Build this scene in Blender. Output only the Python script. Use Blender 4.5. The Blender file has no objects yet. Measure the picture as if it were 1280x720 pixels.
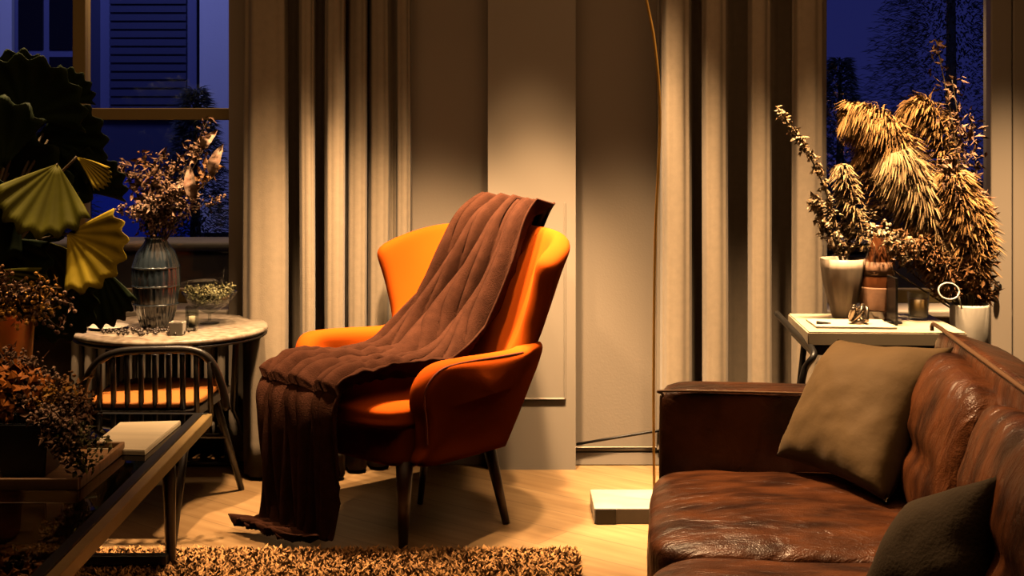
import bpy, bmesh, math, random
from mathutils import Vector, Matrix, noise
PI = math.pi
random.seed(7)
SC = bpy.context.scene
COL = SC.collection
FPX, CAMH, HY = 1600.0, 1.28, 168.0

def P(px, py, D):
    """World point that stands D metres in front of the camera."""
    return Vector(((px-640)/FPX*D, D, CAMH-(py-HY)/FPX*D))

# ------------------------------------------------------------------ materials
def new_mat(name):
    m = bpy.data.materials.new(name); m.use_nodes = True
    return m, m.node_tree, m.node_tree.nodes['Principled BSDF']

def mat(name, col, rough=.6, metal=0, bump=0, bscale=60, var=0, vscale=8, spec=.5, sheen=0, coat=0, stretch=None, trans=0, col2=None, emis=None, estr=0):
    m, nt, b = new_mat(name)
    b.inputs['Base Color'].default_value = (*col, 1)
    b.inputs['Roughness'].default_value = rough
    b.inputs['Metallic'].default_value = metal
    b.inputs['Specular IOR Level'].default_value = spec
    b.inputs['Sheen Weight'].default_value = sheen
    b.inputs['Coat Weight'].default_value = coat
    b.inputs['Transmission Weight'].default_value = trans
    if emis:
        b.inputs['Emission Color'].default_value = (*emis, 1); b.inputs['Emission Strength'].default_value = estr
    tc = nt.nodes.new('ShaderNodeTexCoord'); mp = nt.nodes.new('ShaderNodeMapping')
    nt.links.new(tc.outputs['Object'], mp.inputs['Vector'])
    if stretch: mp.inputs['Scale'].default_value = stretch
    if var or col2:
        n = nt.nodes.new('ShaderNodeTexNoise'); n.inputs['Scale'].default_value = vscale; n.inputs['Detail'].default_value = 5
        nt.links.new(mp.outputs[0], n.inputs['Vector'])
        r = nt.nodes.new('ShaderNodeValToRGB')
        c2 = col2 if col2 else tuple(c*(1-var) for c in col)
        r.color_ramp.elements[0].color = (*c2, 1); r.color_ramp.elements[0].position = .35
        r.color_ramp.elements[1].color = (*col, 1); r.color_ramp.elements[1].position = .65
        nt.links.new(n.outputs['Fac'], r.inputs['Fac']); nt.links.new(r.outputs['Color'], b.inputs['Base Color'])
    if bump:
        n2 = nt.nodes.new('ShaderNodeTexNoise'); n2.inputs['Scale'].default_value = bscale; n2.inputs['Detail'].default_value = 6
        nt.links.new(mp.outputs[0], n2.inputs['Vector'])
        bp = nt.nodes.new('ShaderNodeBump'); bp.inputs['Strength'].default_value = bump; bp.inputs['Distance'].default_value = .01
        nt.links.new(n2.outputs['Fac'], bp.inputs['Height']); nt.links.new(bp.outputs[0], b.inputs['Normal'])
    return m

def thin_glass(name, tint=(1, 1, 1), rough=0, ior=1.45):
    m = bpy.data.materials.new(name); m.use_nodes = True
    nt = m.node_tree; nt.nodes.clear()
    o = nt.nodes.new('ShaderNodeOutputMaterial'); mx = nt.nodes.new('ShaderNodeMixShader')
    lw = nt.nodes.new('ShaderNodeLayerWeight'); lw.inputs['Blend'].default_value = .5
    pw = nt.nodes.new('ShaderNodeMath'); pw.operation = 'POWER'; pw.inputs[1].default_value = 4.5
    f = nt.nodes.new('ShaderNodeMath'); f.operation = 'MULTIPLY_ADD'; f.inputs[1].default_value = .9; f.inputs[2].default_value = ((ior-1)/(ior+1))**2
    nt.links.new(lw.outputs['Facing'], pw.inputs[0]); nt.links.new(pw.outputs[0], f.inputs[0])
    t = nt.nodes.new('ShaderNodeBsdfTransparent'); t.inputs['Color'].default_value = (*tint, 1)
    g = nt.nodes.new('ShaderNodeBsdfGlossy'); g.inputs['Roughness'].default_value = rough
    nt.links.new(f.outputs[0], mx.inputs[0]); nt.links.new(t.outputs[0], mx.inputs[1]); nt.links.new(g.outputs[0], mx.inputs[2])
    nt.links.new(mx.outputs[0], o.inputs['Surface'])
    return m

def floor_mat():
    m, nt, b = new_mat('oak_floor')
    tc = nt.nodes.new('ShaderNodeTexCoord'); mp = nt.nodes.new('ShaderNodeMapping')
    mp.inputs['Rotation'].default_value = (0, 0, math.radians(38))
    nt.links.new(tc.outputs['Object'], mp.inputs['Vector'])
    br = nt.nodes.new('ShaderNodeTexBrick'); br.inputs['Scale'].default_value = 1
    br.inputs['Brick Width'].default_value = 1.6; br.inputs['Row Height'].default_value = .16; br.inputs['Mortar Size'].default_value = .0025
    br.inputs['Color1'].default_value = (.50, .325, .155, 1); br.inputs['Color2'].default_value = (.42, .265, .12, 1); br.inputs['Mortar'].default_value = (.30, .19, .09, 1)
    nt.links.new(mp.outputs[0], br.inputs['Vector'])
    mp2 = nt.nodes.new('ShaderNodeMapping'); mp2.inputs['Scale'].default_value = (1.2, 14, 1)
    nt.links.new(mp.outputs[0], mp2.inputs['Vector'])
    n = nt.nodes.new('ShaderNodeTexNoise'); n.inputs['Scale'].default_value = 2; n.inputs['Detail'].default_value = 6
    nt.links.new(mp2.outputs[0], n.inputs['Vector'])
    r = nt.nodes.new('ShaderNodeValToRGB'); r.color_ramp.elements[0].position = .3; r.color_ramp.elements[1].position = .7
    r.color_ramp.elements[0].color = (.72, .66, .6, 1); r.color_ramp.elements[1].color = (1, 1, 1, 1)
    nt.links.new(n.outputs['Fac'], r.inputs['Fac'])
    mx = nt.nodes.new('ShaderNodeMix'); mx.data_type = 'RGBA'; mx.blend_type = 'MULTIPLY'; mx.inputs['Factor'].default_value = 1
    nt.links.new(br.outputs['Color'], mx.inputs['A']); nt.links.new(r.outputs['Color'], mx.inputs['B'])
    nt.links.new(mx.outputs['Result'], b.inputs['Base Color'])
    b.inputs['Roughness'].default_value = .42
    return m

def leather_mat():
    m, nt, b = new_mat('brown_leather')
    tc = nt.nodes.new('ShaderNodeTexCoord')
    n = nt.nodes.new('ShaderNodeTexNoise'); n.inputs['Scale'].default_value = 7; n.inputs['Detail'].default_value = 7
    mp = nt.nodes.new('ShaderNodeMapping'); mp.inputs['Scale'].default_value = (1, 2.2, 1)
    nt.links.new(tc.outputs['Object'], mp.inputs['Vector']); nt.links.new(mp.outputs[0], n.inputs['Vector'])
    r = nt.nodes.new('ShaderNodeValToRGB')
    r.color_ramp.elements[0].position = .36; r.color_ramp.elements[0].color = (.055, .018, .008, 1)
    r.color_ramp.elements[1].position = .66; r.color_ramp.elements[1].color = (.25, .082, .027, 1)
    nt.links.new(n.outputs['Fac'], r.inputs['Fac']); nt.links.new(r.outputs['Color'], b.inputs['Base Color'])
    b.inputs['Roughness'].default_value = .33; b.inputs['Specular IOR Level'].default_value = .6
    n2 = nt.nodes.new('ShaderNodeTexNoise'); n2.inputs['Scale'].default_value = 14; n2.inputs['Detail'].default_value = 8; n2.inputs['Distortion'].default_value = .8
    nt.links.new(mp.outputs[0], n2.inputs['Vector'])
    v = nt.nodes.new('ShaderNodeTexVoronoi'); v.inputs['Scale'].default_value = 260
    nt.links.new(tc.outputs['Object'], v.inputs['Vector'])
    ad = nt.nodes.new('ShaderNodeMath'); ad.operation = 'MULTIPLY_ADD'; ad.inputs[1].default_value = .06
    nt.links.new(v.outputs['Distance'], ad.inputs[0]); nt.links.new(n2.outputs['Fac'], ad.inputs[2])
    bp = nt.nodes.new('ShaderNodeBump'); bp.inputs['Strength'].default_value = .55; bp.inputs['Distance'].default_value = .018
    nt.links.new(ad.outputs[0], bp.inputs['Height']); nt.links.new(bp.outputs[0], b.inputs['Normal'])
    return m

M = dict(
    wall=mat('warm_wall_paint', (.60, .50, .39), .75, bump=.05, bscale=150),
    trim=mat('cream_gloss_paint', (.68, .58, .46), .5),
    darktrim=mat('dark_jamb_paint', (.20, .14, .09), .6),
    farwall=mat('low_bounce_dark', (.07, .05, .04), .8),  # unseen walls and ceiling, coloured dark to cut bounced light
    ceil=mat('ceiling_paint', (.6, .5, .4), .8),
    floor=floor_mat(), leather=leather_mat(),
    curtain=mat('linen_curtain', (.64, .51, .36), .9, bump=.12, bscale=220, var=.08, vscale=40, sheen=.2),
    orange=mat('orange_wool', (.70, .108, .004), .9, bump=.12, bscale=320, spec=.12),
    piping=mat('dark_piping', (.20, .03, .01), .7),
    walnut=mat('dark_walnut', (.055, .02, .010), .4, var=.4, vscale=20, stretch=(1, 1, .2)),
    blanket=mat('brown_blanket', (.072, .026, .014), .95, bump=.35, bscale=240, var=.25, vscale=30, spec=.08),
    rug=mat('tan_shag', (.90, .46, .17), .95, var=.15, vscale=25),
    black=mat('black_metal', (.012, .011, .010), .38, metal=.3),
    blackwood=mat('black_wood', (.014, .011, .009), .35),
    brass=mat('aged_brass', (.62, .34, .07), .4, metal=.35, var=.2, vscale=12),
    bronze=mat('bronze_frame', (.40, .27, .10), .38, metal=.35, var=.2, vscale=10),
    marble=mat('cream_marble', (.70, .62, .50), .3, var=.25, vscale=5),
    smoked=thin_glass('smoked_glass', (.22, .20, .17), 0, 1.5),
    pane=thin_glass('window_glass', (.93, .95, .97), 0, 1.45),
    clear=thin_glass('clear_glass', (.80, .82, .80), .02, 1.6),
    vaseglass=mat('smoked_ribbed_glass', (.035, .05, .065), .14, spec=.9, coat=.6, bump=.1, bscale=30),
    ochre=mat('ochre_cushion', (.42, .14, .015), .8, bump=.2, bscale=120),
    cream=mat('cream_ceramic', (.72, .58, .42), .45, var=.12, vscale=10, stretch=(6, 6, .5)),
    white=mat('white_ceramic', (.80, .74, .62), .4, bump=.05, bscale=40),
    amber=mat('amber_bottle', (.17, .055, .018), .2, spec=.8, coat=.5),
    label=mat('bottle_label', (.42, .22, .12), .7, var=.3, vscale=30),
    olive=mat('olive_velvet', (.27, .165, .062), .75, bump=.15, bscale=40, sheen=.1, var=.15, vscale=5),
    darkolive=mat('dark_olive_linen', (.065, .043, .020), .9, bump=.2, bscale=150),
    tabletop=mat('speckled_stone', (.42, .35, .27), .28, col2=(.22, .17, .12), vscale=35),
    pale=mat('pale_wood_top', (.66, .55, .38), .35, var=.15, vscale=4, stretch=(1, 8, 1)),
    radiator=mat('cream_radiator', (.62, .52, .40), .5),
    copper=mat('copper_planter', (.60, .26, .05), .42, metal=.55, var=.3, vscale=4),
    planter=mat('charcoal_planter', (.018, .018, .020), .6),
    leafG=mat('deep_green_leaf', (.016, .028, .007), .6, spec=.15, var=.4, vscale=9),
    leafM=mat('olive_leaf', (.13, .13, .010), .6, spec=.12, var=.3, vscale=9),
    leafY=mat('yellow_leaf', (.55, .42, .03), .6, spec=.15, var=.3, vscale=14),
    stem=mat('plant_stem', (.10, .07, .03), .7),
    pampas=mat('pampas_plume', (.55, .29, .09), .9, var=.2, vscale=10),
    pampas2=mat('pale_pampas', (.58, .38, .17), .9, var=.2, vscale=10),
    seed=mat('dried_seed_pods', (.46, .26, .10), .6, col2=(.72, .55, .34), vscale=40),
    rust=mat('rust_dried_leaf', (.42, .19, .05), .7, col2=(.20, .09, .03), vscale=30),
    brownf=mat('brown_dried_flower', (.16, .07, .035), .8, col2=(.42, .25, .15), vscale=45),
    pinkf=mat('blush_dried_flower', (.66, .46, .32), .7, col2=(.36, .18, .11), vscale=45),
    gold=mat('golden_berries', (.75, .40, .06), .35, col2=(.42, .16, .03), vscale=60),
    hydr=mat('orange_hydrangea', (.72, .22, .02), .7, var=.4, vscale=30),
    moss=mat('sage_moss', (.36, .34, .16), .8, var=.35, vscale=50),
    paper=mat('cream_paper', (.74, .62, .42), .6),
    lightceramic=mat('tealight_white', (.8, .72, .6), .35),
    bead=mat('dark_beads', (.05, .035, .028), .25, spec=.8),
    facade=mat('pale_blue_render', (.80, .78, .85), .8, bump=.1),
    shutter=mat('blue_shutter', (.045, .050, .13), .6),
    hframe=mat('blue_window_frame', (.16, .17, .34), .6),
    hglass=mat('dark_house_glass', (.004, .005, .01), .15),
    stone=mat('garden_stone', (.30, .27, .22), .9, bump=.3, bscale=12, var=.3, vscale=5),
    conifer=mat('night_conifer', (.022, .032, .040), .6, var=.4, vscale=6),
    bark=mat('tree_bark', (.05, .04, .035), .9),
    grass=mat('night_lawn', (.03, .035, .03), .95),
    shade=mat('lamp_shade_metal', (.30, .20, .08), .35, metal=.8),
    bulb=mat('lit_bulb', (1, .8, .5), .3, emis=(1, .6, .25), estr=12),
)

# ------------------------------------------------------------------ helpers
def ob(name, me, m, parent=None, smooth=True):
    if isinstance(me, bmesh.types.BMesh):
        b = me; bmesh.ops.recalc_face_normals(b, faces=b.faces); me = bpy.data.meshes.new(name); b.to_mesh(me); b.free()
    for p in me.polygons: p.use_smooth = smooth
    o = bpy.data.objects.new(name, me); COL.objects.link(o)
    if isinstance(m, str): m = M[m]
    me.materials.append(m)
    if parent: o.parent = parent; o.matrix_parent_inverse = Matrix.Translation(parent.location).inverted()
    return o

def tag(o, label, cat, group=None, kind=None):
    o['label'] = label; o['category'] = cat
    if group: o['group'] = group
    if kind: o['kind'] = kind
    return o

def struct(o):
    o['kind'] = 'structure'; return o

def thing(name, loc, label, cat, group=None):
    o = bpy.data.objects.new(name, None); COL.objects.link(o); o.location = loc
    o.empty_display_size = .1
    return tag(o, label, cat, group)

def add_box(b, c, s, rz=0, bev=0):
    r = bmesh.ops.create_cube(b, size=1)
    vs = r['verts']
    bmesh.ops.scale(b, vec=s, verts=vs)
    if rz: bmesh.ops.rotate(b, cent=(0, 0, 0), matrix=Matrix.Rotation(rz, 3, 'Z'), verts=vs)
    bmesh.ops.translate(b, vec=c, verts=vs)
    if bev:
        es = list({e for v in vs for e in v.link_edges})
        bmesh.ops.bevel(b, geom=es, offset=bev, segments=3, affect='EDGES', profile=.5)

def box(c, s, rz=0, bev=0):
    b = bmesh.new(); add_box(b, c, s, rz, bev); return b

def boxr(x0, x1, y0, y1, z0, z1, bev=0):
    return box(((x0+x1)/2, (y0+y1)/2, (z0+z1)/2), (x1-x0, y1-y0, z1-z0), 0, bev)

def add_rings(b, rings, cap=True, closed=True):
    vr = [[b.verts.new(p) for p in r] for r in rings]
    n = len(vr[0])
    for i in range(len(vr)-1):
        for j in range(n if closed else n-1):
            k = (j+1) % n
            b.faces.new((vr[i][j], vr[i][k], vr[i+1][k], vr[i+1][j]))
    if cap:
        b.faces.new(vr[0][::-1]); b.faces.new(vr[-1])
    return vr

def catmull(pts, n):
    pts = [Vector(p) for p in pts]
    out = []
    m = len(pts)-1
    for i in range(n):
        t = i/(n-1)*m; k = min(int(t), m-1); f = t-k
        p0 = pts[max(k-1, 0)]; p1 = pts[k]; p2 = pts[k+1]; p3 = pts[min(k+2, m)]
        out.append(.5*((2*p1)+(p2-p0)*f+(2*p0-5*p1+4*p2-p3)*f*f+(3*p1-p0-3*p2+p3)*f**3))
    return out

def add_tube(b, pts, r, seg=8):
    pts = [Vector(p) for p in pts]
    n = len(pts)
    rr = r if isinstance(r, (list, tuple)) else [r]*n
    rings = []
    up = None
    for i, p in enumerate(pts):
        d = (pts[min(i+1, n-1)]-pts[max(i-1, 0)]).normalized()
        if up is None:
            up = Vector((0, 0, 1)) if abs(d.z) < .9 else Vector((1, 0, 0))
        a = d.cross(up).normalized(); c = a.cross(d).normalized(); up = c
        f = i/(n-1)*(len(rr)-1); k = min(int(f), len(rr)-2) if len(rr) > 1 else 0
        ri = rr[k]*(1-(f-k))+rr[k+1]*(f-k) if len(rr) > 1 else rr[0]
        rings.append([p+a*math.cos(2*PI*j/seg)*ri+c*math.sin(2*PI*j/seg)*ri for j in range(seg)])
    add_rings(b, rings)

def tube(pts, r, seg=8):
    b = bmesh.new(); add_tube(b, pts, r, seg); return b

def add_lathe(b, c, prof, seg=40, rib=0, nrib=0):
    rings = []
    for r, z in prof:
        rings.append([(c[0]+max(r, 1e-4)*(1+rib*math.cos(nrib*2*PI*j/seg))*math.cos(2*PI*j/seg), c[1]+max(r, 1e-4)*(1+rib*math.cos(nrib*2*PI*j/seg))*math.sin(2*PI*j/seg), c[2]+z) for j in range(seg)])
    add_rings(b, rings)

def lathe(c, prof, seg=40, rib=0, nrib=0):
    b = bmesh.new(); add_lathe(b, c, prof, seg, rib, nrib); return b

def add_leaf(b, p, d, n, L, W, curl=.2):
    """small pointed folded leaf"""
    d = d.normalized(); s = d.cross(n)
    if s.length < 1e-4: s = d.orthogonal()
    s.normalize(); n = s.cross(d).normalized()
    a = b.verts.new(p); t = b.verts.new(p+d*L-n*L*curl)
    m1 = b.verts.new(p+d*L*.5+n*W*.25)
    l = b.verts.new(p+d*L*.45+s*W*.5); r = b.verts.new(p+d*L*.45-s*W*.5)
    b.faces.new((a, l, m1)); b.faces.new((a, m1, r)); b.faces.new((l, t, m1)); b.faces.new((m1, t, r))

def rdir(zb=0):
    v = Vector((random.gauss(0, 1), random.gauss(0, 1), random.gauss(0, 1)+zb))
    return v.normalized()

def add_blob(b, p, r):
    bmesh.ops.create_icosphere(b, subdivisions=1, radius=r, matrix=Matrix.Translation(p))

def subsurf(o, lv=2):
    s = o.modifiers.new('sub', 'SUBSURF'); s.levels = lv; s.render_levels = lv; return o

def pillow4(c00, c10, c11, c01, th, n=26, pinch=.05, wr=.004, seed=1):
    """cushion stretched over four corner points, thickest in the middle"""
    b = bmesh.new()
    c00, c10, c11, c01 = map(Vector, (c00, c10, c11, c01))
    N = ((c10-c00).cross(c01-c00)).normalized()
    cen = (c00+c10+c11+c01)/4
    sheets = []
    for side in (1, -1):
        g = []
        for i in range(n+1):
            row = []
            for j in range(n+1):
                x = i/n*2-1; y = j/n*2-1
                xx = x*(1-pinch*(1-y*y)); yy = y*(1-pinch*(1-x*x))
                u = (xx+1)/2; v = (yy+1)/2
                p = c00*(1-u)*(1-v)+c10*u*(1-v)+c11*u*v+c01*(1-u)*v
                h = th*.5*(max(0, 1-abs(x)**2.6)*max(0, 1-abs(y)**2.6))**.48
                w = noise.noise(Vector((p.x*7+seed, p.y*7, p.z*7)))*wr*2+noise.noise(Vector((p.x*22, p.y*22+seed, p.z*22)))*wr
                edge = min(1, h/(th*.2))
                row.append(p+N*side*(h+w*edge))
            g.append(row)
        sheets.append(g)
    A = [[b.verts.new(p) for p in r] for r in sheets[0]]
    B = [[A[i][j] if i in (0, n) or j in (0, n) else b.verts.new(sheets[1][i][j]) for j in range(n+1)] for i in range(n+1)]
    for i in range(n):
        for j in range(n):
            b.faces.new((A[i][j], A[i+1][j], A[i+1][j+1], A[i][j+1]))
            b.faces.new((B[i][j], B[i][j+1], B[i+1][j+1], B[i+1][j]))
    return b

def sbox(org, ax, ay, az, x0, x1, y0, y1, z0, z1, n=16, e=7, crown=0, wr=0, seed=0, efz=None):
    """soft box: superellipsoid in a local frame (ax, ay, az), crowned top, wrinkles"""
    b = bmesh.new()
    bmesh.ops.create_cube(b, size=2)
    bmesh.ops.subdivide_edges(b, edges=b.edges[:], cuts=n, use_grid_fill=True)
    org = Vector(org); ax = Vector(ax); ay = Vector(ay); az = Vector(az)
    hx, hy, hz = (x1-x0)/2, (y1-y0)/2, (z1-z0)/2
    for v in b.verts:
        x, y, z = v.co
        s = (abs(x)**e+abs(y)**e+abs(z)**e)**(-1/e)
        x, y, z = x*s, y*s, z*s
        k = (1-x*x)*(1-y*y)
        zz = z*hz+crown*k*(1 if z > 0 else 0)*abs(z)
        p = org+ax*((x0+x1)/2+x*hx)+ay*((y0+y1)/2+y*hy)+az*((z0+z1)/2+zz)
        if wr:
            w = noise.noise(Vector((p.x*6+seed, p.y*9, p.z*6)))*wr+noise.noise(Vector((p.x*17, p.y*25+seed, p.z*17)))*wr*.5
            nrm = (ax*(x/hx)+ay*(y/hy)+az*(z/hz)).normalized()
            p = p+nrm*w
        v.co = p
    return b

# ------------------------------------------------------------------ camera
cd = bpy.data.cameras.new('camera'); cam = bpy.data.objects.new('camera', cd); COL.objects.link(cam)
cam.location = (0, 0, CAMH); cam.rotation_euler = (PI/2, 0, 0)
cd.sensor_width = 36; cd.lens = 36*FPX/1280; cd.shift_y = -(360-HY)/1280; cd.clip_start = .05
SC.camera = cam

# ------------------------------------------------------------------ room
WY = 4.97          # pier wall face
NY = 5.16          # window plane
struct(ob('floor', boxr(-3.1, 2.7, -1.2, 5.3, -.1, 0), 'floor', smooth=False))
struct(ob('ceiling', boxr(-3.1, 2.7, -1.2, 5.4, 2.75, 2.85), 'farwall', smooth=False))
struct(ob('wall_left', boxr(-3.1, -3.0, -1.2, 5.4, 0, 2.75), 'farwall', smooth=False))
struct(ob('wall_right', boxr(2.6, 2.7, -1.2, 5.4, 0, 2.75), 'farwall', smooth=False))
struct(ob('wall_rear', boxr(-3.1, 2.7, -1.3, -1.2, 0, 2.75), 'farwall', smooth=False))
LW = (-2.9, -1.10); RW = (1.20, 1.97)      # window openings
wb = bmesh.new()
def wbx(x0, x1, y0, y1, z0, z1): add_box(wb, ((x0+x1)/2, (y0+y1)/2, (z0+z1)/2), (x1-x0, y1-y0, z1-z0))
wbx(-3.0, LW[0], WY, 5.35, 0, 2.75); wbx(LW[1], RW[0], WY, 5.35, 0, 2.75); wbx(RW[1], 2.6, WY, 5.35, 0, 2.75)
wbx(LW[0], LW[1], NY, 5.35, 0, .57); wbx(RW[0], RW[1], WY+.02, 5.35, 0, .57)
wbx(LW[0], LW[1], WY, 5.35, 2.55, 2.75); wbx(RW[0], RW[1], WY, 5.35, 2.55, 2.75)
struct(ob('wall_front', wb, 'wall', smooth=False))
# pilaster and mouldings
pb = boxr(-.092, .243, WY-.085, WY, 0, 2.75)
PF = WY-.085
for (x0, x1, z0, z1) in ((-.05, .205, .268, .274), (.199, .205, .268, 1.02), (-.05, -.044, .268, 1.02)):
    add_box(pb, ((x0+x1)/2, PF-.002, (z0+z1)/2), (x1-x0, .008, z1-z0), 0, .0015)
struct(ob('trim_1', pb, 'trim', smooth=False))
tb = boxr(-1.06, -.092, WY-.015, WY, 0, .055, .004)
struct(ob('baseboard_front', tb, 'trim', smooth=False))
tb = boxr(.243, 1.2, WY-.022, WY, 0, .050, .004); add_box(tb, (.72, WY-.012, .062), (.95, .022, .014), 0, .004)
struct(ob('baseboard_right', tb, 'trim', smooth=False))
struct(ob('trim_2', boxr(.56, .60, WY-.03, WY, .06, 2.75, .004), 'trim', smooth=False))

def window(name, x0, x1, mull, rail_z):
    root = bpy.data.objects.new(name, None); COL.objects.link(root); root.location = ((x0+x1)/2, NY, .6); root['kind'] = 'structure'
    fb = bmesh.new()
    def a(x0_, x1_, z0, z1, d=.05): add_box(fb, ((x0_+x1_)/2, NY+.03, (z0+z1)/2), (x1_-x0_, d, z1-z0), 0, .004)
    a(x0, x1, .60, .655); a(x0, x1, 2.5, 2.55); a(x1-.035, x1, .6, 2.55); a(x0, x0+.03, .6, 2.55)
    for xm in mull: a(xm-.026, xm+.026, .6, 2.55, .07)
    xs = [x0]+list(mull)+[x1]
    if rail_z:
        for p, q in zip(xs[:-1], xs[1:]): a(p, q, rail_z-.024, rail_z+.024, .045)
    ob('window_frame', fb, 'windowframe', root, smooth=False)
    for p, q in zip(xs[:-1], xs[1:]):
        ob('window_pane', boxr(p+.02, q-.02, NY+.028, NY+.032, .63, 2.52), 'pane', root, smooth=False)
    return root
M['windowframe'] = mat('window_frame_paint', (.62, .45, .18), .55)
w1 = window('window_1', LW[0], LW[1], (-1.745,), 1.362)
ob('window_sill', boxr(LW[0], LW[1], WY-.03, NY+.01, .57, .60, .008), 'trim', w1, smooth=False)
w2 = window('window_2', RW[0], RW[1], (), 0)
ob('window_sill', boxr(RW[0], RW[1]+.0, WY-.03, NY+.01, .57, .60, .008), 'trim', w2, smooth=False)
# right hand casing and latch
cb = boxr(1.843, 1.925, WY-.045, WY+.01, 0, 2.6, .006); add_box(cb, (1.99, WY-.02, 1.3), (.12, .04, 2.6), 0, .006)
struct(ob('trim_3', cb, 'trim', smooth=False))
lt = thing('window_latch', P(1246, 358, WY-.05), 'small dark knob on the pale casing right of the right window', 'latch')
k = P(1246, 358, WY-.045)
ob('latch_plate', boxr(k.x-.010, k.x+.010, k.y-.006, k.y, k.z-.02, k.z+.02, .003), 'black', lt)
kb = bmesh.new(); bmesh.ops.create_uvsphere(kb, u_segments=14, v_segments=8, radius=.012, matrix=Matrix.Translation((k.x, k.y-.02, k.z)) @ Matrix.Diagonal((1, .8, 1.3, 1)))
add_tube(kb, [(k.x, k.y, k.z), (k.x, k.y-.02, k.z)], .005)
ob('latch_knob', kb, 'black', lt)

# ------------------------------------------------------------------ curtains
def curtain(name, keys, ztop, label, seed):
    """keys: (pixel x of the fold, depth) at the middle of the wall; real pleated cloth 2 mm thick"""
    root = thing(name, (P(keys[0][0], 0, 4.85).x/2+P(keys[-1][0], 0, 4.85).x/2, 4.87, 0), label, 'curtain', 'floor length curtains')
    ks = [((px-640)/FPX*y, y) for px, y in keys]
    b = bmesh.new(); nz = 22
    prof = []
    for (xa, ya), (xb, yb) in zip(ks[:-1], ks[1:]):
        for i in range(8):
            f = i/8; g = .5-.5*math.cos(PI*f)
            prof.append((xa+(xb-xa)*(.55*f+.45*(f+.12*math.sin(2*PI*f))), ya+(yb-ya)*g))
    prof.append(ks[-1])
    rows = []
    for j in range(nz+1):
        z = .015+(ztop-.015)*j/nz
        r = []
        for i, (x, y) in enumerate(prof):
            w = noise.noise(Vector((x*5+seed, z*.8, 3)))
            r.append(b.verts.new((x+w*.006, min(y+w*.008, WY-.012), z)))
        rows.append(r)
    for j in range(nz):
        for i in range(len(prof)-1):
            b.faces.new((rows[j][i], rows[j][i+1], rows[j+1][i+1], rows[j+1][i]))
    o = ob('cloth', b, 'curtain', root)
    s = o.modifiers.new('thick', 'SOLIDIFY'); s.thickness = .003
    return root
F, V = 4.70, 4.955
def folds(ridges, first, last):
    """ridges: (left px, right px, depth of the crest); narrow-mouthed pleats between them"""
    k = [first]
    for n, (a, c, f) in enumerate(ridges):
        w = c-a
        k += [(a+.5, f+.05), (a+w*.22, f+.006), (a+w*.6, f), (c-w*.10, f+.014), (c-.3, f+.05)]
        if n < len(ridges)-1:
            a2 = ridges[n+1][0]
            k += [(c-3, (f+V)/2), (c-1, V-.01), ((c+a2)/2, V), (a2+1, V-.01), (a2+3, (ridges[n+1][2]+V)/2)]
    return k+[last]
curtain('curtain', folds([(306, 359, 4.72), (375, 394, F), (407, 431, 4.72), (433, 458, 4.82), (460, 486, 4.87), (494, 514, 4.895)], (308, 4.90), (512, 4.93)), 2.62,
        'pale linen curtain in deep folds between the left window and the pilaster', 1)
curtain('curtain', folds([(828, 864, 4.72), (878, 909, F), (935, 964, F), (990, 1030, F)], (826, 4.90), (1031, 4.93)), 2.62,
        'pale linen curtain in deep folds left of the right window', 5)
for nm, x0, x1, lb in (('curtain_rail', -3.0, -.30, 'slim black curtain rail above the left window'), ('curtain_rail', .5, 2.2, 'slim black curtain rail above the right window')):
    rr = tag(ob(nm, tube([(x0, 4.85, 2.64), (x1, 4.85, 2.64)], .012), 'black'), lb, 'curtain rail')

# ------------------------------------------------------------------ radiator
rad = thing('radiator', (-1.40, 5.04, 0), 'cream column radiator under the left window behind the round table', 'radiator')
nsec = 13
for i in range(nsec):
    x = -1.71+i*.052
    b = bmesh.new()
    for yy in (5.01, 5.07):
        add_tube(b, [(x, yy, .12), (x, yy, .50)], .015, 10)
    add_box(b, (x, 5.04, .51), (.034, .10, .04), 0, .01); add_box(b, (x, 5.04, .12), (.034, .10, .05), 0, .01)
    ob('column', b, 'radiator', rad)
for x in (-1.69, -1.11):
    ob('foot', boxr(x-.015, x+.015, 5.0, 5.08, 0, .1, .006), 'radiator', rad)

# ------------------------------------------------------------------ round side table
TC = Vector((-1.21, 4.55, 0)); TH = .597; TR = .338
rt = thing('side_table', TC, 'round side table with speckled stone top and thin black legs by the left window', 'table')
ob('tabletop', lathe((TC.x, TC.y, TH), [(0, -.022), (TR-.01, -.022), (TR-.002, -.016), (TR, -.009), (TR-.002, -.003), (TR-.006, 0), (0, 0)], 72), 'tabletop', rt)
ob('rim', lathe((TC.x, TC.y, TH), [(TR-.03, -.030), (TR-.004, -.030), (TR-.002, -.0235), (TR-.03, -.0235)], 72), 'black', rt)
for px, py, D in ((324, 577, 4.93), ):
    ob('leg', tube([(TC.x+.22, TC.y+.05, TH-.03), P(292, 510, 4.80), P(px, py, D)], [.012, .014, .010]), 'blackwood', rt)
ob('leg', tube([(TC.x-.24, TC.y+.05, TH-.03), (-1.55, 4.93, 0)], [.012, .010]), 'blackwood', rt)
ob('leg', tube([(TC.x-.12, TC.y-.24, TH-.03), (-1.335, 4.27, 0)], [.012, .010]), 'blackwood', rt)
ob('stretcher', tube([(-1.55, 4.93, .012), (-1.01, 4.93, .012)], .009), 'blackwood', rt)

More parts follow.
